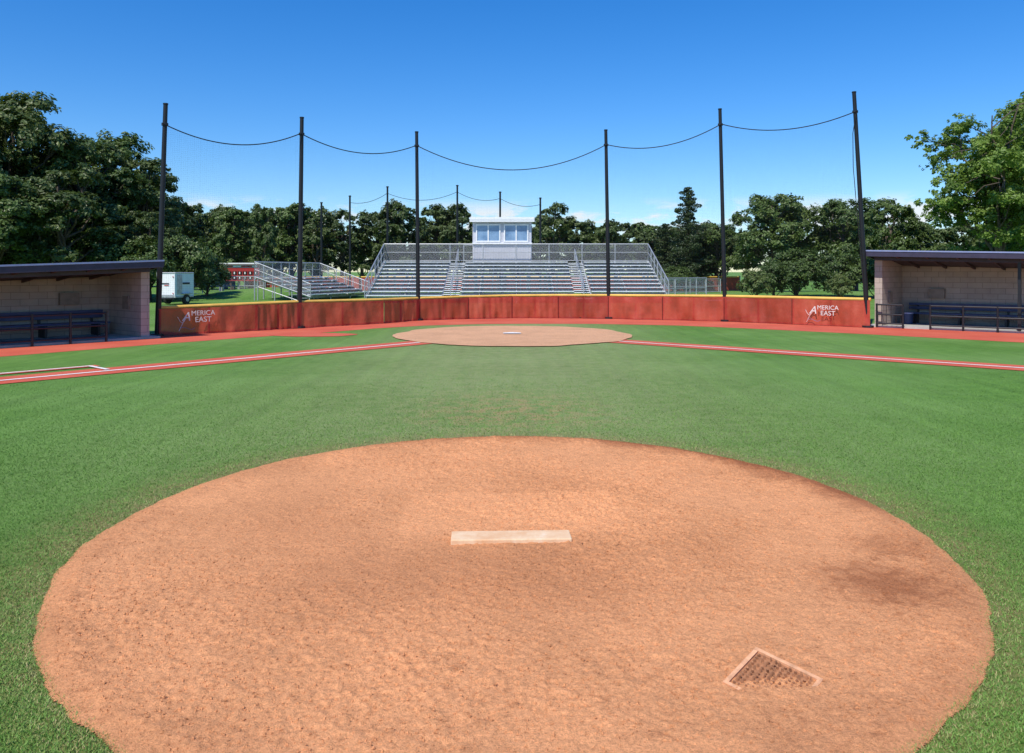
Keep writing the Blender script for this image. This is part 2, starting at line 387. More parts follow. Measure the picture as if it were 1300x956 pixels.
# ------------------------------------------------------------------ backstop poles, rope, netting
poles=[((-8.25,18.4),(-8.06,18.4),5.39,4.93),((-5.64,20.96),(-5.57,20.96),5.57,5.15),((-2.88,24.3),(-2.93,24.3),5.78,5.37),
       ((3.09,25.2),(2.99,25.2),6.0,5.54),((6.42,23.8),(6.26,23.8),6.38,5.93),((9.54,21.2),(9.17,21.2),6.3,5.79)]
for (bx,by),(tx,ty),H,hz in poles:
    b=B(); b.tube((bx,by,0),(tx,ty,H),.066,.05,0,14)
    b.tube((tx,ty,H),(tx,ty,H+.03),.058,.058,0,14)
    f=hz/H; px_,py_=bx+(tx-bx)*f,by+(ty-by)*f
    b.tube((px_,py_,hz-.03),(px_,py_,hz+.03),.075,.075,1,14); b.tube((px_,py_-.12,hz),(px_,py_+.12,hz),.015,.015,1,6)
    b.tube((bx,by,.0),(bx,by,.06),.15,.15,1,14)
    b.build('backstop_pole',[BLACK,DARKM],smooth=False)
netp=empty('backstop_netting'); b=B(); quads=[]
sags=[.39,.38,.78,.36,.33]
def att(i):
    (bx,by),(tx,ty),H,hz=poles[i]; f=hz/H; return Vector((bx+(tx-bx)*f,by+(ty-by)*f-.09,hz))
for i in range(5):
    A_,B_=att(i),att(i+1); pb0=Vector((*poles[i][0],.7));pb1=Vector((*poles[i+1][0],.7)); P=[]
    n_=24
    for k in range(n_+1):
        t=k/n_; p=A_.lerp(B_,t); p.z-=sags[i]*4*t*(1-t); P.append(p)
    b.path(P,.014,0,5)
    for k in range(n_):
        q0=pb0.lerp(pb1,k/n_);q1=pb0.lerp(pb1,(k+1)/n_); quads.append((q0,q1,P[k+1],P[k]))
# hanging free edge beside last pole
e0=att(5); b.path([e0,(e0.x-.10,e0.y,5.2),(e0.x-.09,e0.y,4.3),(e0.x+.02,e0.y,3.0),(e0.x+.14,e0.y,1.6),(9.40,21.1,.8)],.010,0,5)
b.build('rope',[ROPE],netp); uvquads('net',quads,NET,netp)

# ------------------------------------------------------------------ padded fence
reds=[]
for i,cc in enumerate([(.40,.048,.028),(.33,.036,.022),(.43,.058,.034)]):
    m,nt,out=nodes('windscreen_red_%d'%i); co=objco(nt)
    mp=N(nt,'ShaderNodeMapping'); mp.inputs['Scale'].default_value=(1.1,1.1,.8); nt.links.new(co,mp.inputs[0])
    a=noise(nt,mp.outputs[0],2.0,4,.55); f=noise(nt,co,70,2)
    col=ramp(nt,a,[(.30,tuple(x*.72 for x in cc)),(.52,cc),(.75,(cc[0]*1.15,cc[1]*1.7,cc[2]*1.7))]); col=mix(nt,.3,col,ramp(nt,f,[(.3,.8),(.7,1.2)]),'MULTIPLY')
    bs=bsdf(nt,None,col,.55,0,bump(nt,a,.6,.08),.35)
    tr=N(nt,'ShaderNodeBsdfTransparent'); mx=N(nt,'ShaderNodeMixShader'); mx.inputs[0].default_value=.93
    nt.links.new(tr.outputs[0],mx.inputs[1]); nt.links.new(bs.outputs[0],mx.inputs[2]); nt.links.new(mx.outputs[0],out.inputs['Surface'])
    reds.append(m)
CAP=simple('fence_cap_gold',(.76,.46,.09),.6,0,.15,3)
fpts=[(-8.25,18.4,.66),(-6.5,20.1,.69),(-5.64,20.96,.705),(-3.76,22.9,.69),(-2.88,24.3,.685),(-1.4,25.1,.71),(0,25.5,.73),(1.5,25.5,.74),(3.09,25.2,.747),(4.7,24.6,.755),(6.42,23.8,.765),(8.0,22.5,.765),(9.6,21.15,.76)]
fen=empty('backstop_fence'); b=B(); vv=[];ff=[];mi=[]
for i,(p,q) in enumerate(zip(fpts[:-1],fpts[1:])):
    d=Vector((q[0]-p[0],q[1]-p[1],0)); L=d.length; d.normalize(); nrm=Vector((d.y,-d.x,0))
    nxx,nzz=44,10; k=len(vv); ph=rs.rand()*9; ph2=rs.rand()*9
    for a in range(nxx+1):
        t=a/nxx; top=p[2]+(q[2]-p[2])*t
        for c in range(nzz+1):
            s=c/nzz; base=Vector((p[0]+(q[0]-p[0])*t,p[1]+(q[1]-p[1])*t,0))
            wv=.036*math.sin(math.pi*t)**.5*(math.sin(t*9+ph+s*2)+.6*math.sin(t*21+ph2-s*3)+.45*math.sin(t*47+ph*3+s*1.5))*(1-.55*s)
            sag=.02*math.sin(math.pi*t)
            vv.append(tuple(base+nrm*(.08+wv)+Vector((0,0,.015+(top-.035-sag)*s))))
    for a in range(nxx):
        for c in range(nzz):
            o_=k+a*(nzz+1)+c; ff.append((o_,o_+nzz+1,o_+nzz+2,o_+1)); mi.append(i%3)
    b.tube((p[0],p[1],p[2]),(q[0],q[1],q[2]),.045,.045,1,10)
    b.tube((p[0],p[1],.03),(q[0],q[1],.03),.02,.02,0,6)
    b.tube((p[0],p[1],0),(p[0],p[1],p[2]+.02),.03,.03,0,8)
    m_=Vector((p[0]+q[0],p[1]+q[1],0))/2
    b.tube((m_.x,m_.y,0),(m_.x,m_.y,(p[2]+q[2])/2),.025,.025,0,8)
    sd=Vector((p[0],p[1],0))+nrm*.095; b.tube(sd+Vector((0,0,.02)),sd+Vector((0,0,p[2]-.04)),.010,.010,2,5)
b.build('frame',[DARKM,CAP,simple('seam',(.12,.015,.012),.8)],fen)
me=bpy.data.meshes.new('windscreen'); me.from_pydata(vv,[],ff)
for q in reds: me.materials.append(q)
me.polygons.foreach_set('material_index',mi); me.polygons.foreach_set('use_smooth',[True]*len(ff)); link(bpy.data.objects.new('windscreen',me),fen)
LOGO=simple('logo_white',(.70,.66,.62),.7,0,.12,20); LOGOB=simple('logo_blue',(.14,.16,.30),.7)
def text(s,size,loc,rz,mat,shear=0,parent=None,bold=.0):
    cu=bpy.data.curves.new('t','FONT'); cu.body=s; cu.size=size; cu.extrude=.002; cu.shear=shear; cu.offset=size*bold
    t=bpy.data.objects.new('t',cu); COL.objects.link(t); bpy.context.view_layer.update()
    me=bpy.data.meshes.new_from_object(t.evaluated_get(bpy.context.evaluated_depsgraph_get())); bpy.data.objects.remove(t)
    me.materials.clear(); me.materials.append(mat); o=bpy.data.objects.new('lettering',me); o.location=loc; o.rotation_euler=(RAD(90),0,rz); return link(o,parent)
def logo(px_,py_,rz):
    d=Vector((math.cos(rz),math.sin(rz),0)); nr=Vector((math.sin(rz),-math.cos(rz),0)); o=Vector((px_,py_,0))+nr*.17
    text('A',.30,o+Vector((0,0,.34))+d*.05,rz,LOGO,.3,fen); text('MERICA',.165,o+d*.27+Vector((0,0,.46)),rz,LOGO,0,fen); text('EAST',.18,o+d*.36+Vector((0,0,.30)),rz,LOGO,0,fen)
    b=B() 
    P=[o+d*(-.05+.018*k)+Vector((0,0,.44-.14*math.sin(k/12*3.1))) for k in range(13)]
    b.path(P,.006,0,4); P=[o+d*(.04*k)+Vector((0,0,.16+.03*math.sin(k*.7))) for k in range(10)]; b.path(P,.006,1,4)
    b.path([o+d*(-.02)+Vector((0,0,.10)),o+d*(.08)+Vector((0,0,.30)),o+d*.13+Vector((0,0,.42))],.006,0,4)
    b.build('logo_swoosh',[LOGO,LOGOB],fen)
logo(-7.93,18.71,math.atan2(1.7,1.75)); logo(8.35,22.2,math.atan2(-1.35,1.6))

# ------------------------------------------------------------------ dugouts
def block_mat():
    m,nt,out=nodes('concrete_block'); uv=N(nt,'ShaderNodeTexCoord').outputs['Object']
    sx=N(nt,'ShaderNodeSeparateXYZ'); nt.links.new(uv,sx.inputs[0])
    cb=N(nt,'ShaderNodeCombineXYZ'); nt.links.new(math_(nt,'ADD',sx.outputs['X'],sx.outputs['Y']),cb.inputs[0]); nt.links.new(sx.outputs['Z'],cb.inputs[1])
    br=N(nt,'ShaderNodeTexBrick'); nt.links.new(cb.outputs[0],br.inputs['Vector']); br.inputs['Scale'].default_value=1
    br.inputs['Brick Width'].default_value=.36; br.inputs['Row Height'].default_value=.15; br.inputs['Mortar Size'].default_value=.006
    br.inputs['Color1'].default_value=(.47,.39,.33,1); br.inputs['Color2'].default_value=(.41,.34,.29,1); br.inputs['Mortar'].default_value=(.27,.22,.19,1)
    a=noise(nt,uv,3,5); col=mix(nt,.4,br.outputs['Color'],ramp(nt,a,[(.3,.75),(.7,1.25)]),'MULTIPLY')
    bsdf(nt,out,col,.92,0,bump(nt,noise(nt,uv,50,4),.4,.01),.2); return m
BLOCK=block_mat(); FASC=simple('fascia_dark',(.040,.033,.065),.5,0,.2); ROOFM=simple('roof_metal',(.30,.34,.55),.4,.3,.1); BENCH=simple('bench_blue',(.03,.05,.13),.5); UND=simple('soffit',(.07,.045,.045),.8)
BOXM=simple('panel_box',(.25,.2,.16),.6)
def dugout(origin,u,n,L,Dp,H0,H1,sl,mirror):
    par=empty('dugout',(*origin,0)); ang=math.atan2(u[1],u[0])
    par.rotation_euler[2]=ang
    s=1 if (-u[1]*n[0]+u[0]*n[1])>0 else -1   # local y sign of n
    b=B()
    def bx(x0,x1,y0,y1,z0,z1,m): b.box(((x0+x1)/2,s*(y0+y1)/2,(z0+z1)/2),(abs(x1-x0),abs(y1-y0),z1-z0),0,m)
    def wall(x0,x1,y0,y1,m=0):
        za=lambda x,y:(H0+(H1-H0)*(y/Dp))-sl*x-.09
        P=[(x0,s*y0),(x1,s*y0),(x1,s*y1),(x0,s*y1)]; Q=[(x0,y0),(x1,y0),(x1,y1),(x0,y1)]
        if s<0: P=P[::-1];Q=Q[::-1]
        b.hexa([(x,y,.05) for x,y in P],[(x,y,za(*q)) for (x,y),q in zip(P,Q)],m)
    bx(-.2,L+.2,-.05,Dp+.25,-.02,.05,5)               # slab
    wall(0,.19,.05,Dp,0); wall(L-.19,L,.05,Dp,0); wall(.19,L-.19,Dp-.19,Dp,0)
    def slab(x0,x1,y0,y1,zo0,zo1,m):
        zf=lambda x,y:(H0+(H1-H0)*(y/Dp))-sl*x
        P=[(x0,y0),(x1,y0),(x1,y1),(x0,y1)]
        if s<0:P=P[::-1]
        b.hexa([(x,s*y,zf(x,y)+zo0) for x,y in P],[(x,s*y,zf(x,y)+zo1) for x,y in P],m)
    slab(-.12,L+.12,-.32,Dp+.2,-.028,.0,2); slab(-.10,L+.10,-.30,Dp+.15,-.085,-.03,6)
    slab(-.13,L+.13,-.36,-.325,-.15,-.022,1); slab(-.14,L+.14,-.375,-.322,-.02,.016,2); slab(-.16,-.125,-.32,Dp+.2,-.13,.012,1)
    k=.6
    while k<L: 
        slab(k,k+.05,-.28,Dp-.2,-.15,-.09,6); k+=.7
    slab(.0,L,-.0,.08,-.20,-.088,1)
    for x in np.arange(3.3,L,3.0): 
        bx(x,x+.07,0,.07,.05,H0-sl*x-.2,3)
    z1=.62
    def rail(x0,x1,infill):
        for z in (z1,.36,.12): b.tube((x0,s*-.12,z),(x1,s*-.12,z),.022,.022,3,8)
        for x in np.arange(x0,x1+.01,max(.5,(x1-x0)/round((x1-x0)/.75))): b.tube((x,s*-.12,.0),(x,s*-.12,z1+.03),.026,.026,3,8)
        if infill:
            for x in np.arange(x0,x1,.12): b.tube((x,s*-.12,.12),(x,s*-.12,z1),.008,.008,3,5)
    if mirror: rail(.1,.75,True); rail(1.4,L-.1,False)
    else: rail(1.0,L-.1,False)
    bx(.4,L-.4,Dp-.75,Dp-.4,.32,.36,4); bx(.4,L-.4,Dp-.34,Dp-.30,.44,.52,4); bx(.4,L-.4,Dp-.34,Dp-.30,.55,.62,4)
    for x in np.arange(.6,L-.4,1.1): bx(x,x+.05,Dp-.7,Dp-.3,.05,.32,3); bx(x,x+.05,Dp-.298,Dp-.26,.3,.62,3)
    bx(.9,1.3,Dp-.30,Dp-.195,.75,1.02,7)
    bx(.195,.24,.6,.9,.65,.95,7)
    if mirror:   # water cooler on the floor
        b.tube((.55,s*1.2,.05),(.55,s*1.2,.34),.12,.14,4,14); b.tube((.55,s*1.2,.34),(.55,s*1.2,.37),.145,.145,2,14)
    b.build('structure',[BLOCK,FASC,ROOFM,DARKM,BENCH,CONC,UND,BOXM],par)
    return par
dugout((-8.1,17.72),uL,nL,7.5,1.9,1.70,1.47,.042,False)
dugout((9.8,21.4),uR,nR,7.5,2.3,2.02,1.75,.03,True)

# ------------------------------------------------------------------ bleachers
def bleachers(name,x0,x1,rows,yb,zb,run,rise,aisles,loc,rz,rail=.85):
    par=empty(name,loc); par.rotation_euler[2]=rz; b=B(); q=[]
    segs=[];c=x0
    for a in aisles: segs.append((c,a-.42)); c=a+.42
    segs.append((c,x1))
    for r in range(rows):
        y=yb+r*run; z=zb+r*rise
        for (a,e) in segs:
            mid=(a+e)/2;w_=e-a
            b.box((mid,y,z),(w_-.02,.26,.045),0,0)
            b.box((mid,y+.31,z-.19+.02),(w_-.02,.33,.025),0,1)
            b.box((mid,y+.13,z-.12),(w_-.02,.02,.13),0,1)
            k=a+.15
            while k<e: b.box((k,y+.02,z-.05),(.05,.2,.06),0,2); k+=1.4
        for a in aisles:
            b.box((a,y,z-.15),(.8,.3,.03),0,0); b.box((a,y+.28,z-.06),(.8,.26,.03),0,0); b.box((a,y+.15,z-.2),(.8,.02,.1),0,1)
    ye=yb+rows*run; ze=zb+rows*rise
    k=x0
    while k<x1+.01:
        b.tube((k,yb-.1,zb-.15),(k,ye+.1,ze-.15),.035,.035,2,6)
        for r in range(0,rows+1,2): b.tube((k,yb+r*run,0),(k,yb+r*run,max(.05,zb+r*rise-.15)),.03,.03,2,6)
        b.tube((k,yb+run,0.02),(k,ye,ze*.55),.02,.02,2,5)
        k+=(x1-x0)/round((x1-x0)/1.8)
    for x in (x0-.06,x1+.06):
        lo=Vector((x,yb-.1,zb-.1)); hi=Vector((x,ye+.15,ze-.1)); up=Vector((0,0,rail))
        b.tube(lo+up*.85,hi+up,.028,.028,2,8); b.tube(lo,hi,.025,.025,2,8); b.tube((lo+up*.42),(hi+up*.5),.015,.015,2,6)
        for t in np.linspace(0,1,7): p=lo.lerp(hi,t); b.tube(p,p+up*(.85+.15*t),.025,.025,2,6)
        q.append((lo,hi,hi+up,lo+up*.85))
    A_=Vector((x0-.06,ye+.15,ze-.1)); C_=Vector((x1+.06,ye+.15,ze-.1)); up=Vector((0,0,rail))
    b.tube(A_+up,C_+up,.028,.028,2,8); b.tube(A_+up*.5,C_+up*.5,.018,.018,2,6); b.tube(A_,C_,.025,.025,2,6)
    for t in np.linspace(0,1,9): p=A_.lerp(C_,t); b.tube(p,p+up,.025,.025,2,6); b.tube((p.x,p.y,0),p,.035,.035,2,6)
    q.append((A_,C_,C_+up,A_+up))
    for a in aisles:
        for (r0,r1) in ((0,rows//2-1),(rows//2+1,rows)):
            p0=Vector((a,yb+r0*run,zb+r0*rise-.1)); p1=Vector((a,yb+r1*run,zb+r1*rise-.1)); u_=Vector((0,0,.62))
            b.tube(p0+u_,p1+u_,.024,.024,2,8); b.tube(p0+u_*.55,p1+u_*.55,.018,.018,2,6)
            for t in (0,.5,1): p=p0.lerp(p1,t); b.tube(p,p+u_,.022,.022,2,6)
    b.build('frame_and_planks',[ALU,ALUD,STEEL],par); uvquads('chain_link_panel',q,LINK,par)
    return par
bleachers('bleachers',-7.0,7.45,10,38,.36,.55,.185,(-2.95,3.45),(0,0,0),0,.92)
bleachers('bleachers',-3.0,3.0,6,0,.36,.5,.165,(),(-9.1,42.0,0),RAD(72),.75)

# press box
PBW=simple('pressbox_siding',(.56,.56,.62),.5,.1,.06,2); PBT=simple('pressbox_white',(.78,.79,.80),.5,0,.05)
m,nt,out=nodes('window_glass'); co=objco(nt); bsdf(nt,out,ramp(nt,noise(nt,co,1.2,3),[(.35,(.10,.20,.36)),(.7,(.26,.40,.58))]),.08,0,None,.8); GLASS=m  # mottled light blue reflections painted into the pane colour
b=B(); x0,x1,yf,yk,zb,zt=-2.18,1.08,44.2,46.4,2.02,4.38
b.box(((x0+x1)/2,(yf+yk)/2,(zb+zt)/2),(x1-x0,yk-yf,zt-zb),0,0)
k=x0+.06
while k<x1: b.box((k,yf-.012,(zb+3.06)/2),(.05,.024,3.06-zb-.02),0,0); k+=.15
for zz in np.arange(yf+.1,yk,.15): b.box((x0-.012,zz,(zb+zt)/2),(.024,.05,zt-zb-.05),0,0); b.box((x1+.012,zz,(zb+zt)/2),(.024,.05,zt-zb-.05),0,0)
b.box(((x0+x1)/2,(yf+yk)/2-.1,zt+.07),(x1-x0+.3,yk-yf+.55,.14),0,1)
b.box(((x0+x1)/2,yf-.33,zt+.02),(x1-x0+.34,.06,.26),0,1)
b.box(((x0+x1)/2,yf-.06,3.09),(x1-x0+.06,.14,.08),0,1)
for wx0,wx1 in ((x0+.2,-.68),(-.42,x1-.2)):
    z0,z1=3.2,4.12; b.box(((wx0+wx1)/2,yf-.015,(z0+z1)/2),(wx1-wx0,.03,z1-z0),0,2)
    for x in (wx0,(wx0+wx1)/2,wx1): b.box((x,yf-.035,(z0+z1)/2),(.07,.07,z1-z0+.08),0,1)
    for z in (z0,z1): b.box(((wx0+wx1)/2,yf-.032,z),(wx1-wx0-.072,.06,.07),0,1)
for x in (x0+.1,(x0+x1)/2,x1-.1):
    for y in (yf+.1,yk-.1): b.tube((x,y,0),(x,y,zb),.06,.06,3,8)
b.box(((x0+x1)/2-.2,yk-.6,zb-.06),(x1-x0+1.2,1.6,.1),0,3)
b.tube((x0-.55,yf+.6,zb),(x0-.55,yf+.6,zb+1.0),.03,.03,3,6); b.tube((x0-.55,yf+.6,zb+1.0),(x0,yf+.6,zb+1.0),.03,.03,3,6)
b.build('press_box',[PBW,PBT,GLASS,STEEL])

# far field poles + rope
far=[(-14.46,6.7),(-12.3,7.2),(-9.45,7.9),(-4.15,8.0),(-.9,7.5),(2.15,7.05)]
b=B(); P=[]
for i,(x,h) in enumerate(far):
    q=B(); q.tube((x,60,0),(x,60,h),.085,.07,0,8); q.tube((x,60,h),(x,60,h+.08),.1,.1,0,8); q.build('backstop_pole',[BLACK])
for (xa,ha),(xb,hb) in zip(far[1:-1],far[2:]):
    for k in range(17):
        t=k/16; P.append((xa+(xb-xa)*t,59.9,(ha+(hb-ha)*t)-.45-.55*4*t*(1-t)*(abs(xb-xa)/5)))
b.path(P,.022,0,4); b.build('net_rope',[ROPE])

# far red fence
b=B(); RF=simple('outfield_fence_red',(.36,.06,.035),.8,0,.25,1)
P=[(-22,66),(-17.5,61.5),(-8,60.7),(8,60.7),(14,60),(18,62.5)]
for p,q in zip(P[:-1],P[1:]):
    d=Vector((q[0]-p[0],q[1]-p[1],0)); L=d.length; rz=math.atan2(d.y,d.x)
    b.box(((p[0]+q[0])/2,(p[1]+q[1])/2,.55),(L,.04,1.0),rz,0); b.tube((*p,1.1),(*q,1.1),.05,.05,1,6)
    nn=int(L/2.4)+1
    for k in range(nn+1): t=k/nn; b.tube((p[0]+d.x*t,p[1]+d.y*t-.06,0),(p[0]+d.x*t,p[1]+d.y*t-.06,1.2),.04,.04,2,6)
b.build('outfield_fence',[RF,CAP,STEEL])
q=[];b=B()
for (xa,ya,xb,yb,h) in ((8.3,43,11.3,46,1.15),(-20.5,49,-15.6,50,1.2),(9.6,52,14.5,55,1.0)):
    nn=4
    for k in range(nn+1): t=k/nn; b.tube((xa+(xb-xa)*t,ya+(yb-ya)*t,-.1),(xa+(xb-xa)*t,ya+(yb-ya)*t,h),.035,.035,0,6)
    for z in (h,h*.5,.12): b.tube((xa,ya,z),(xb,yb,z),.025,.025,0,6)
    q.append(((xa,ya,0),(xb,yb,0),(xb,yb,h),(xa,ya,h)))
cf=b.build('chain_link_fence',[STEEL]); uvquads('mesh_panel',q,LINK,cf)
sheet('footpath',[(10,40.5),(24,43),(24,44.4),(10,42)],.004+.0,CONC)

# scoreboard
SBR=simple('scoreboard_red',(.36,.03,.03),.5,0,.1); b=B(); X0,Y0=-20.1,58
b.box((X0,Y0,1.45),(3.2,.3,1.25),0,0); b.box((X0,Y0-.16,2.10),(3.3,.34,.1),0,1)
for r in range(2):
    for k in range(8):
        b.box((X0-1.35+k*.385,Y0-.165,1.42+r*.34-.35),(.30,.03,.24),0,2); b.box((X0-1.35+k*.385,Y0-.185,1.42+r*.34-.35),(.08,.02,.16),0,1)
b.box((X0,Y0-.165,1.90),(2.9,.03,.16),0,1); b.box((X0-.7,Y0-.185,1.90),(.8,.02,.09),0,0); b.box((X0+.7,Y0-.185,1.90),(.8,.02,.09),0,0)
for k in (-1.3,0,1.3): b.box((X0+k,Y0+.2,.6),(.16,.16,1.9),0,3)
b.build('scoreboard',[SBR,PBT,simple('sb_dark',(.03,.01,.01),.4),STEEL])

# trailer
TW=simple('trailer_white',(.80,.80,.80),.35,0,.04); TIRE=simple('tyre',(.02,.02,.02),.8)
b=B(); b.box((0,0,.88),(.95,1.35,1.14),0,0)
b.box((0,-.687,.38),(.90,.02,.12),0,1); b.box((0,-.687,1.42),(.92,.02,.04),0,2)
b.box((.486,0,.34),(.02,1.3,.06),0,2); b.box((.486,0,1.42),(.02,1.32,.04),0,2)
for sx_ in (-1,1):
    b.tube((sx_*.40,.1,.22),(sx_*.56,.1,.22),.22,.22,3,20); b.tube((sx_*.55,.1,.22),(sx_*.575,.1,.22),.11,.11,2,14)
    b.box((sx_*.545,.1,.48),(.14,.6,.035),0,2); b.tube((sx_*.35,-.67,.27),(0,-1.25,.27),.028,.028,4,6)
    b.box((sx_*.40,-.70,1.25),(.05,.02,.05),0,5); b.box((sx_*.40,-.70,.5),(.05,.02,.05),0,5)
b.tube((0,-1.15,0),(0,-1.15,.45),.025,.025,4,8); b.box((0,-.64,.26),(.9,.1,.06),0,4)
b.box((-.02,-.70,.95),(.42,.01,.04),0,4); b.box((.06,-.701,.87),(.25,.01,.03),0,5); b.box((.50,.1,.95),(.01,.5,.08),0,4)
b.box((.488,-.35,.9),(.012,.36,.9),0,1)
b.build('cargo_trailer',[TW,simple('treadplate',(.5,.5,.52),.35,.5),STEEL,TIRE,DARKM,simple('red_marker',(.5,.03,.03),.4)],loc=(-15.45,36.3,.02),rz=RAD(-14),bevel=.012)
b=B(); b.tube((-19.2,52,0),(-19.2,52,1.75),.06,.06,0,8); b.tube((-19.2,52,1.45),(-19.2,52,1.8),.14,.14,1,10); b.tube((-19.2,52,.9),(-19.2,52,1.3),.2,.16,2,10)
b.build('sprinkler_post',[STEEL,CAP,BLACK])

# ------------------------------------------------------------------ trees
BARK=simple('bark',(.10,.075,.055),.95,0,.4,6,.5)
def leafmat(name,stops,trl=.25):
    m,nt,out=nodes(name); at=N(nt,'ShaderNodeAttribute',attribute_name='tint'); oi=N(nt,'ShaderNodeObjectInfo')
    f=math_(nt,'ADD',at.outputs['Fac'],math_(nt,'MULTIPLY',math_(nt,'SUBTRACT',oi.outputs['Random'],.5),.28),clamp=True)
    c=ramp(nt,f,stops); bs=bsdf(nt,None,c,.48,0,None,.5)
    tl=N(nt,'ShaderNodeBsdfTranslucent'); c2=mix(nt,.5,c,(.14,.22,.03)); nt.links.new(c2,tl.inputs[0])
    mx=N(nt,'ShaderNodeMixShader'); mx.inputs[0].default_value=trl
    nt.links.new(bs.outputs[0],mx.inputs[1]); nt.links.new(tl.outputs[0],mx.inputs[2]); nt.links.new(mx.outputs[0],out.inputs['Surface']); return m
L_DARK=leafmat('foliage_dark',[(0,(.036,.060,.014)),(.5,(.082,.122,.030)),(1,(.18,.22,.070))])
L_MID=leafmat('foliage_mid',[(0,(.038,.070,.016)),(.5,(.092,.145,.030)),(1,(.18,.25,.070))])
L_LITE=leafmat('foliage_light',[(0,(.09,.16,.022)),(.5,(.20,.31,.048)),(1,(.31,.42,.09))],.42)
L_YEL=leafmat('foliage_shrub',[(0,(.06,.10,.025)),(.5,(.14,.19,.05)),(1,(.25,.28,.11))],.3)
L_CED=leafmat('foliage_cedar',[(0,(.020,.038,.014)),(.5,(.042,.070,.024)),(1,(.09,.12,.04))],.1)

def unit(n,r): 
    v=r.randn(n,3); return v/np.linalg.norm(v,axis=1)[:,None]
class T:
    def __init__(s,seed): s.r=np.random.RandomState(seed); s.V=[];s.F=[];s.M=[];s.A=[];s.k=0
    def tube(s,p0,p1,r0,r1,seg=7):
        p0=Vector(p0);p1=Vector(p1);d=(p1-p0).normalized();a=d.orthogonal().normalized();b=d.cross(a);v=[]
        for p,r in ((p0,r0),(p1,r1)):
            for i in range(seg):
                t=6.2832*i/seg; v.append(tuple(p+a*(math.cos(t)*r)+b*(math.sin(t)*r)))
        f=[(i,(i+1)%seg,seg+(i+1)%seg,seg+i) for i in range(seg)]
        s.V.append(np.array(v)); s.F.append(np.array(f)+s.k); s.M.append(np.zeros(seg,int)); s.A.append(np.zeros(seg)); s.k+=2*seg
    def limb(s,p0,p1,r0,r1,n=4,wob=.08):
        p0=np.array(p0,float);p1=np.array(p1,float);L=np.linalg.norm(p1-p0);pr=p0
        for i in range(1,n+1):
            t=i/n; p=p0+(p1-p0)*t+(s.r.randn(3)*wob*L*(1 if i<n else 0))*.6; p[2]+=math.sin(math.pi*t)*.05*L
            s.tube(pr,p,r0+(r1-r0)*(i-1)/n,r0+(r1-r0)*t); pr=p
    def leaves(s,c,nrm,size,tint,asp=.6):
        n=len(c); r=s.r; nr=nrm+.75*unit(n,r); nr/=np.linalg.norm(nr,axis=1)[:,None]
        a=np.cross(nr,unit(n,r)); a/=np.linalg.norm(a,axis=1)[:,None]; b=np.cross(nr,a)
        sz=(size*(.6+.8*r.rand(n)))[:,None]; fold=nr*sz*.12
        V=np.stack([c-a*sz*.5,c+b*sz*.5*asp+fold,c+a*sz*.5,c-b*sz*.5*asp+fold],1).reshape(-1,3)
        s.V.append(V); s.F.append(np.arange(4*n).reshape(-1,4)+s.k); s.M.append(np.ones(n,int)); s.A.append(tint); s.k+=4*n
    def lobe(s,c,rad,nl,size,flat=.8,subs=22,tb=.4):
        r=s.r; d=unit(subs,r); d[:,2]=np.where(d[:,2]<-.35,-d[:,2],d[:,2])
        sc=c+d*rad*np.array([1,1,flat])*(.62+.48*r.rand(subs))[:,None]
        sr=rad*(.14+.16*r.rand(subs)); st=tb+.40*(r.rand(subs)-.5)
        w_=sr**2; w_/=w_.sum(); pick=r.choice(subs,nl,p=w_)
        off=unit(nl,r)*(r.rand(nl)**.5)[:,None]*sr[pick][:,None]*1.35; off[:,2]*=.75
        cc=sc[pick]+off; out=cc-c; out/=np.linalg.norm(out,axis=1)[:,None]+1e-6
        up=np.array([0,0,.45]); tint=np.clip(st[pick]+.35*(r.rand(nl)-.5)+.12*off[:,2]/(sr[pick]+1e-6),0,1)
        s.leaves(cc,out+up,size,tint)
    def mesh(s,name,mat):
        return np_mesh(name,np.concatenate(s.V),np.concatenate(s.F),[BARK,mat],np.concatenate(s.M),np.concatenate(s.A))
def broadleaf(name,seed,H,R,base,lobes,leaves,size,mat,lr=(.30,.48),flat=.8):
    t=T(seed); r=t.r; tr=.02*H+.05
    t.limb((0,0,-.2),(r.randn()*.1,r.randn()*.1,base+.25*(H-base)),tr*1.25,tr*.75,4,.02)
    top=np.array([r.randn()*.2,r.randn()*.2,H*.86]); t.limb((0,0,base+.2*(H-base)),top,tr*.7,tr*.15,4,.03)
    cz=(base+H)/2; hz=(H-base)/2
    for i in range(lobes):
        f=(i+.5)/lobes; zz=-.75+1.62*f; zz+=r.randn()*.08; rad=R*r.uniform(*lr); 
        ring=math.sqrt(max(.04,1-zz*zz*.92)); th=i*2.4+r.randn()*.4; q=ring*(R-rad*.75)*(.55+.45*r.rand())
        c=np.array([math.cos(th)*q,math.sin(th)*q,cz+zz*(hz-rad*flat*.6)]); 
        st=(0,0,max(base*.8,c[2]-.35*H*r.rand()-.1*H)); t.limb(st,c,tr*.35,tr*.08,4)
        for _ in range(3): t.limb(c-(c-np.array(st))*.25,c+unit(1,r)[0]*rad*.7,tr*.1,tr*.03,2)
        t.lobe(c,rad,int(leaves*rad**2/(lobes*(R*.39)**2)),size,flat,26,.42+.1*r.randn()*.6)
    return t.mesh(name,mat)
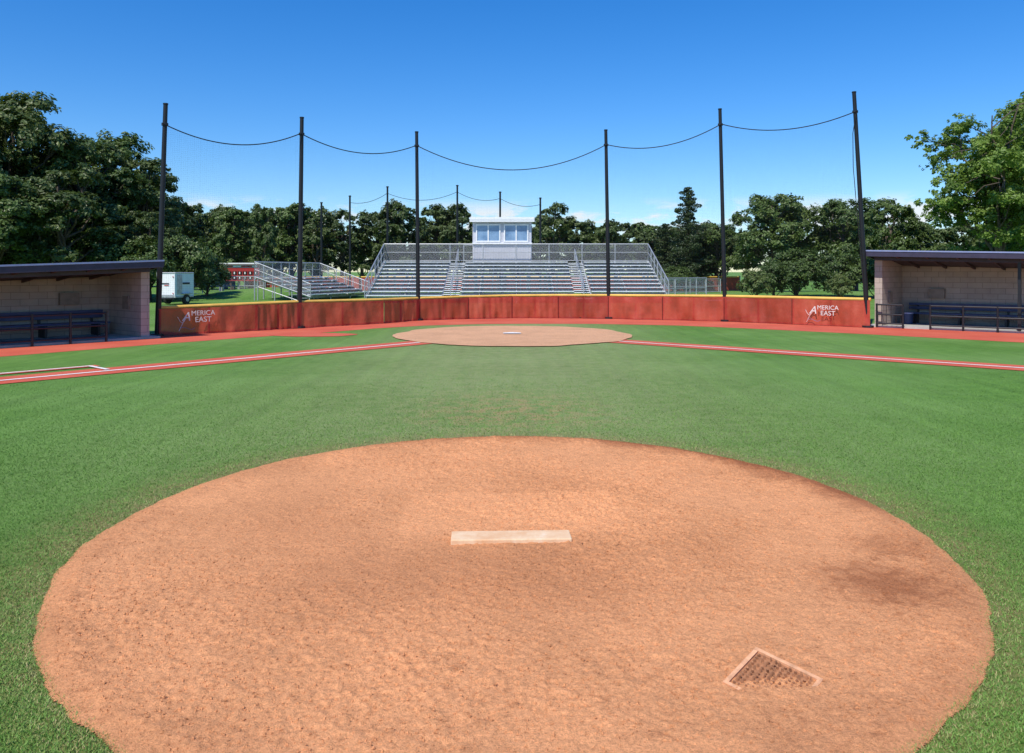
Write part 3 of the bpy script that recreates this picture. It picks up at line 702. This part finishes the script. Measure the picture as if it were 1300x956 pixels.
def locust(name,seed,H,R,base,leaves,size,mat):
    """open crown: ascending forks, many overlapping airy sprays"""
    t=T(seed); r=t.r; ends=[]
    t.limb((0,0,-.2),(.15,0,base),.17,.13,4,.02)
    for i in range(9):
        th=i*2.4+r.randn()*.3; q=R*(.30+.45*r.rand()); z=base+(H-base)*(.35+.55*r.rand()) if i>2 else H*(.80+.05*i)
        if i<=2: q*=.5
        e=np.array([math.cos(th)*q,math.sin(th)*q,z]); s0=np.array([.12,0,base*(.8+.25*r.rand())]); t.limb(s0,e,.085,.025,6,.05)
        for k in range(12):
            f=.25+.80*r.rand(); p=s0+(e-s0)*min(f,1); d=unit(1,r)[0]; d[2]=d[2]*.8+.05; c=p+d*R*(.22+.42*r.rand())
            hh=(c[2]-base)/(H-base); lim=R*math.sqrt(max(.05,1-(2*hh-.85)**2*.8)); rr=math.hypot(c[0],c[1])
            if rr>lim: c[:2]*=lim/rr
            c[2]=min(max(c[2],base*.6),H-.35); t.limb(p,c,.030,.010,3); ends.append((p,c))
    n=len(ends)
    for p,c in ends:
        for k in range(3):
            cc=c+unit(1,r)[0]*R*.15*r.rand()+np.array([0,0,-.1]); rad=R*(.09+.12*r.rand())
            t.lobe(cc,rad,int(leaves/n/3*(rad/(R*.16))**2),size,.7,9,.45+.18*r.randn())
    return t.mesh(name,mat)
def cedar(name,seed,H,R,mat,n=9000):
    t=T(seed); r=t.r; t.limb((0,0,-.2),(0.05,0,H*.97),.16,.02,5,.006); nb=64
    for i in range(nb):
        f=(i+.5)/nb; z=H*(.10+.88*f); L=R*(1-f)**.62*(.45+.75*r.rand())+.12; th=i*2.4+r.randn()*.3
        e=np.array([math.cos(th)*L,math.sin(th)*L,z+L*(.25-.35*(1-f))]); p0=np.array([0,0,z]); t.limb(p0,e,.035*(1-f)+.01,.006,3,.03)
        k=int(n/nb*(L/R)*2.4)+24; u=r.rand(k)**.7; c=p0+(e-p0)*u[:,None]; wd=.12+.24*L*np.sin(np.pi*np.clip(u,.1,.95))
        o=unit(k,r)*wd[:,None]; o[:,2]*=.55; t.leaves(c+o,np.tile([0,0,.8],(k,1)),.18,np.clip(.42+.35*(r.rand(k)-.5)+.15*r.randn(),0,1),.45)
    return t.mesh(name,mat)

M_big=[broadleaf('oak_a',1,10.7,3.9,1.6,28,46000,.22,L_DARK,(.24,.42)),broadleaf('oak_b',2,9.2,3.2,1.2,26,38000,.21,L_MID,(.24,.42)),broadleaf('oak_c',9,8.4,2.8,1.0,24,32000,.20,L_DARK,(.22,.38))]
M_far=[broadleaf('far_a',3,8,2.6,.9,16,13000,.27,L_DARK),broadleaf('far_b',4,7.5,2.9,.7,17,13000,.27,L_DARK,(.26,.45)),broadleaf('far_c',5,7.6,2.2,1.0,14,11000,.26,L_MID),broadleaf('far_d',15,7.6,2.5,.4,18,13000,.26,L_DARK,(.22,.4))]
M_bush=[broadleaf('bush_a',6,2.6,1.9,.05,14,11000,.13,L_MID,(.3,.5)),broadleaf('bush_b',7,1.6,1.1,.02,10,7000,.10,L_YEL,(.3,.5))]
M_right=[broadleaf('right_a',8,6.9,2.7,.7,20,20000,.20,L_MID,(.28,.45)),broadleaf('right_b',10,6.6,2.3,.9,18,16000,.19,L_MID,(.25,.42))]
M_loc=locust('locust',11,9.8,3.7,2.1,66000,.14,L_LITE)
M_ced=cedar('cedar',12,8.0,2.1,L_CED)
def put(name,me,x,y,h,sx=1,rz=0,parent=None,H0=None):
    o=bpy.data.objects.new(name,me); s=h/H0; o.scale=(s*sx,s*sx,s); o.location=(x,y,float(gz(np.array(x),np.array(y)))); o.rotation_euler[2]=rz; return link(o,parent)
HB=[10.7,9.2,8.4];HF=[8,7.5,7.6,7.6]
for x,y,h,i,s,r in ((-25.4,40,10.5,0,1,0),(-28.5,37,11.2,0,1,2),(-22.8,42,8.9,1,1,.5),(-21.0,45,7.9,2,1.05,1),(-24,46,9.6,1,1,3),(-21.2,37.5,6.4,2,1.25,4),(-23.4,35.5,6.0,1,1.3,2.2),(-18.6,40.5,4.6,2,1.1,5.2),(-30,44,11,1,1.1,4),(-32,38,11,0,1,5)):
    put('oak_tree',M_big[i],x,y,h,s,r,None,HB[i])
put('shrub',M_bush[0],-16.9,41,3.1,.95,1,None,2.6); put('shrub',M_bush[0],-18.6,39,2.9,1,3,None,2.6); put('shrub',M_bush[0],-16.6,43,2.2,.8,5,None,2.6)
for x,y,h,i,s,r in ((-27,65,7.6,0,1,0),(-24.6,68,7.1,1,.9,1),(-22.6,64,6.9,2,.95,2),(-19.8,63,7.0,2,.62,3),(-17.8,72,6.6,3,1,3.5),
    (-18.7,76,7.5,1,1,4),(-15.9,74,7.1,3,1,5),(-13.0,76,7.8,0,1,1.5),(-10.2,73,7.9,1,1,2.5),(-7.2,76,8.1,0,1.05,3.5),(-4.6,74,7.6,3,1,.5),(-1.8,80,6.4,1,1,1),(1.2,82,6.0,3,1,2),
    (3.9,75,7.8,3,.9,3),(6.3,76,6.9,0,1,4),(8.8,75,6.3,1,1,5),(11.3,76,6.0,3,1.1,.2),(13.6,77,5.9,0,1.2,1.2),(15.9,74,5.7,2,1.1,2.4),(18,76,6.2,1,1.1,4.4)):
    put('broadleaf_tree',M_far[i],x,y,h,s,r,None,HF[i])
put('cedar_tree',M_ced,13.3,60,8.0,1,0,None,8.0); put('cedar_tree',M_ced,12.2,63,5.4,1.3,2,None,8.0); put('cedar_tree',M_ced,14.6,62,5.2,1.4,4,None,8.0)
for x,y,h,i,s,r in ((18.1,55,7.0,0,1,0),(20.6,57,6.4,1,1,1),(22.6,54,6.6,0,.95,2),(16.1,62,5.5,0,1,3),(25.2,58,6.3,0,1,4),(19.4,40.5,5.3,1,.85,5),(21.5,43,4.3,0,1,1),(27,40,6,0,1.1,2)):
    put('maple_tree',M_right[i],x,y,h,s,r,None,(6.9,6.6)[i])
for x,y,h,i,s,r in ((13.0,42.5,1.5,1,1,0),(14.6,44,1.9,0,1,1),(16.2,45,2.6,0,1.05,2),(18.2,44,2.3,0,1.1,3),(19.8,43,2.2,0,1,4),(17.2,41.5,1.3,1,1,5),(11.9,58,1.8,0,1.2,2),(22,40,2.6,0,1.1,0),(24.5,38,3,0,1.2,1)):
    put('shrub',M_bush[i],x,y,h,s,r,None,(2.6,1.6)[i])
put('locust_tree',M_loc,20.3,33,9.3,1,1.0,None,9.8); put('locust_tree',M_loc,24.4,36,9.9,1,3,None,9.8)
dt=empty('distant_trees')
rr2=np.random.RandomState(3)
for k in range(64):
    x=-105+k*3.4+rr2.randn()*.8; y=108+rr2.randn()*5
    i=rr2.randint(4); put('tree',M_far[i],x,y,6.8+rr2.rand()*1.9,1.25,rr2.rand()*6,dt,HF[i])
for k in range(26):
    x=-58+k*1.5; y=78+rr2.randn()*2
    if x>-20: break
    i=rr2.randint(4); put('tree',M_far[i],x,y,6.5+rr2.rand()*1.5,1.1,rr2.rand()*6,dt,HF[i])
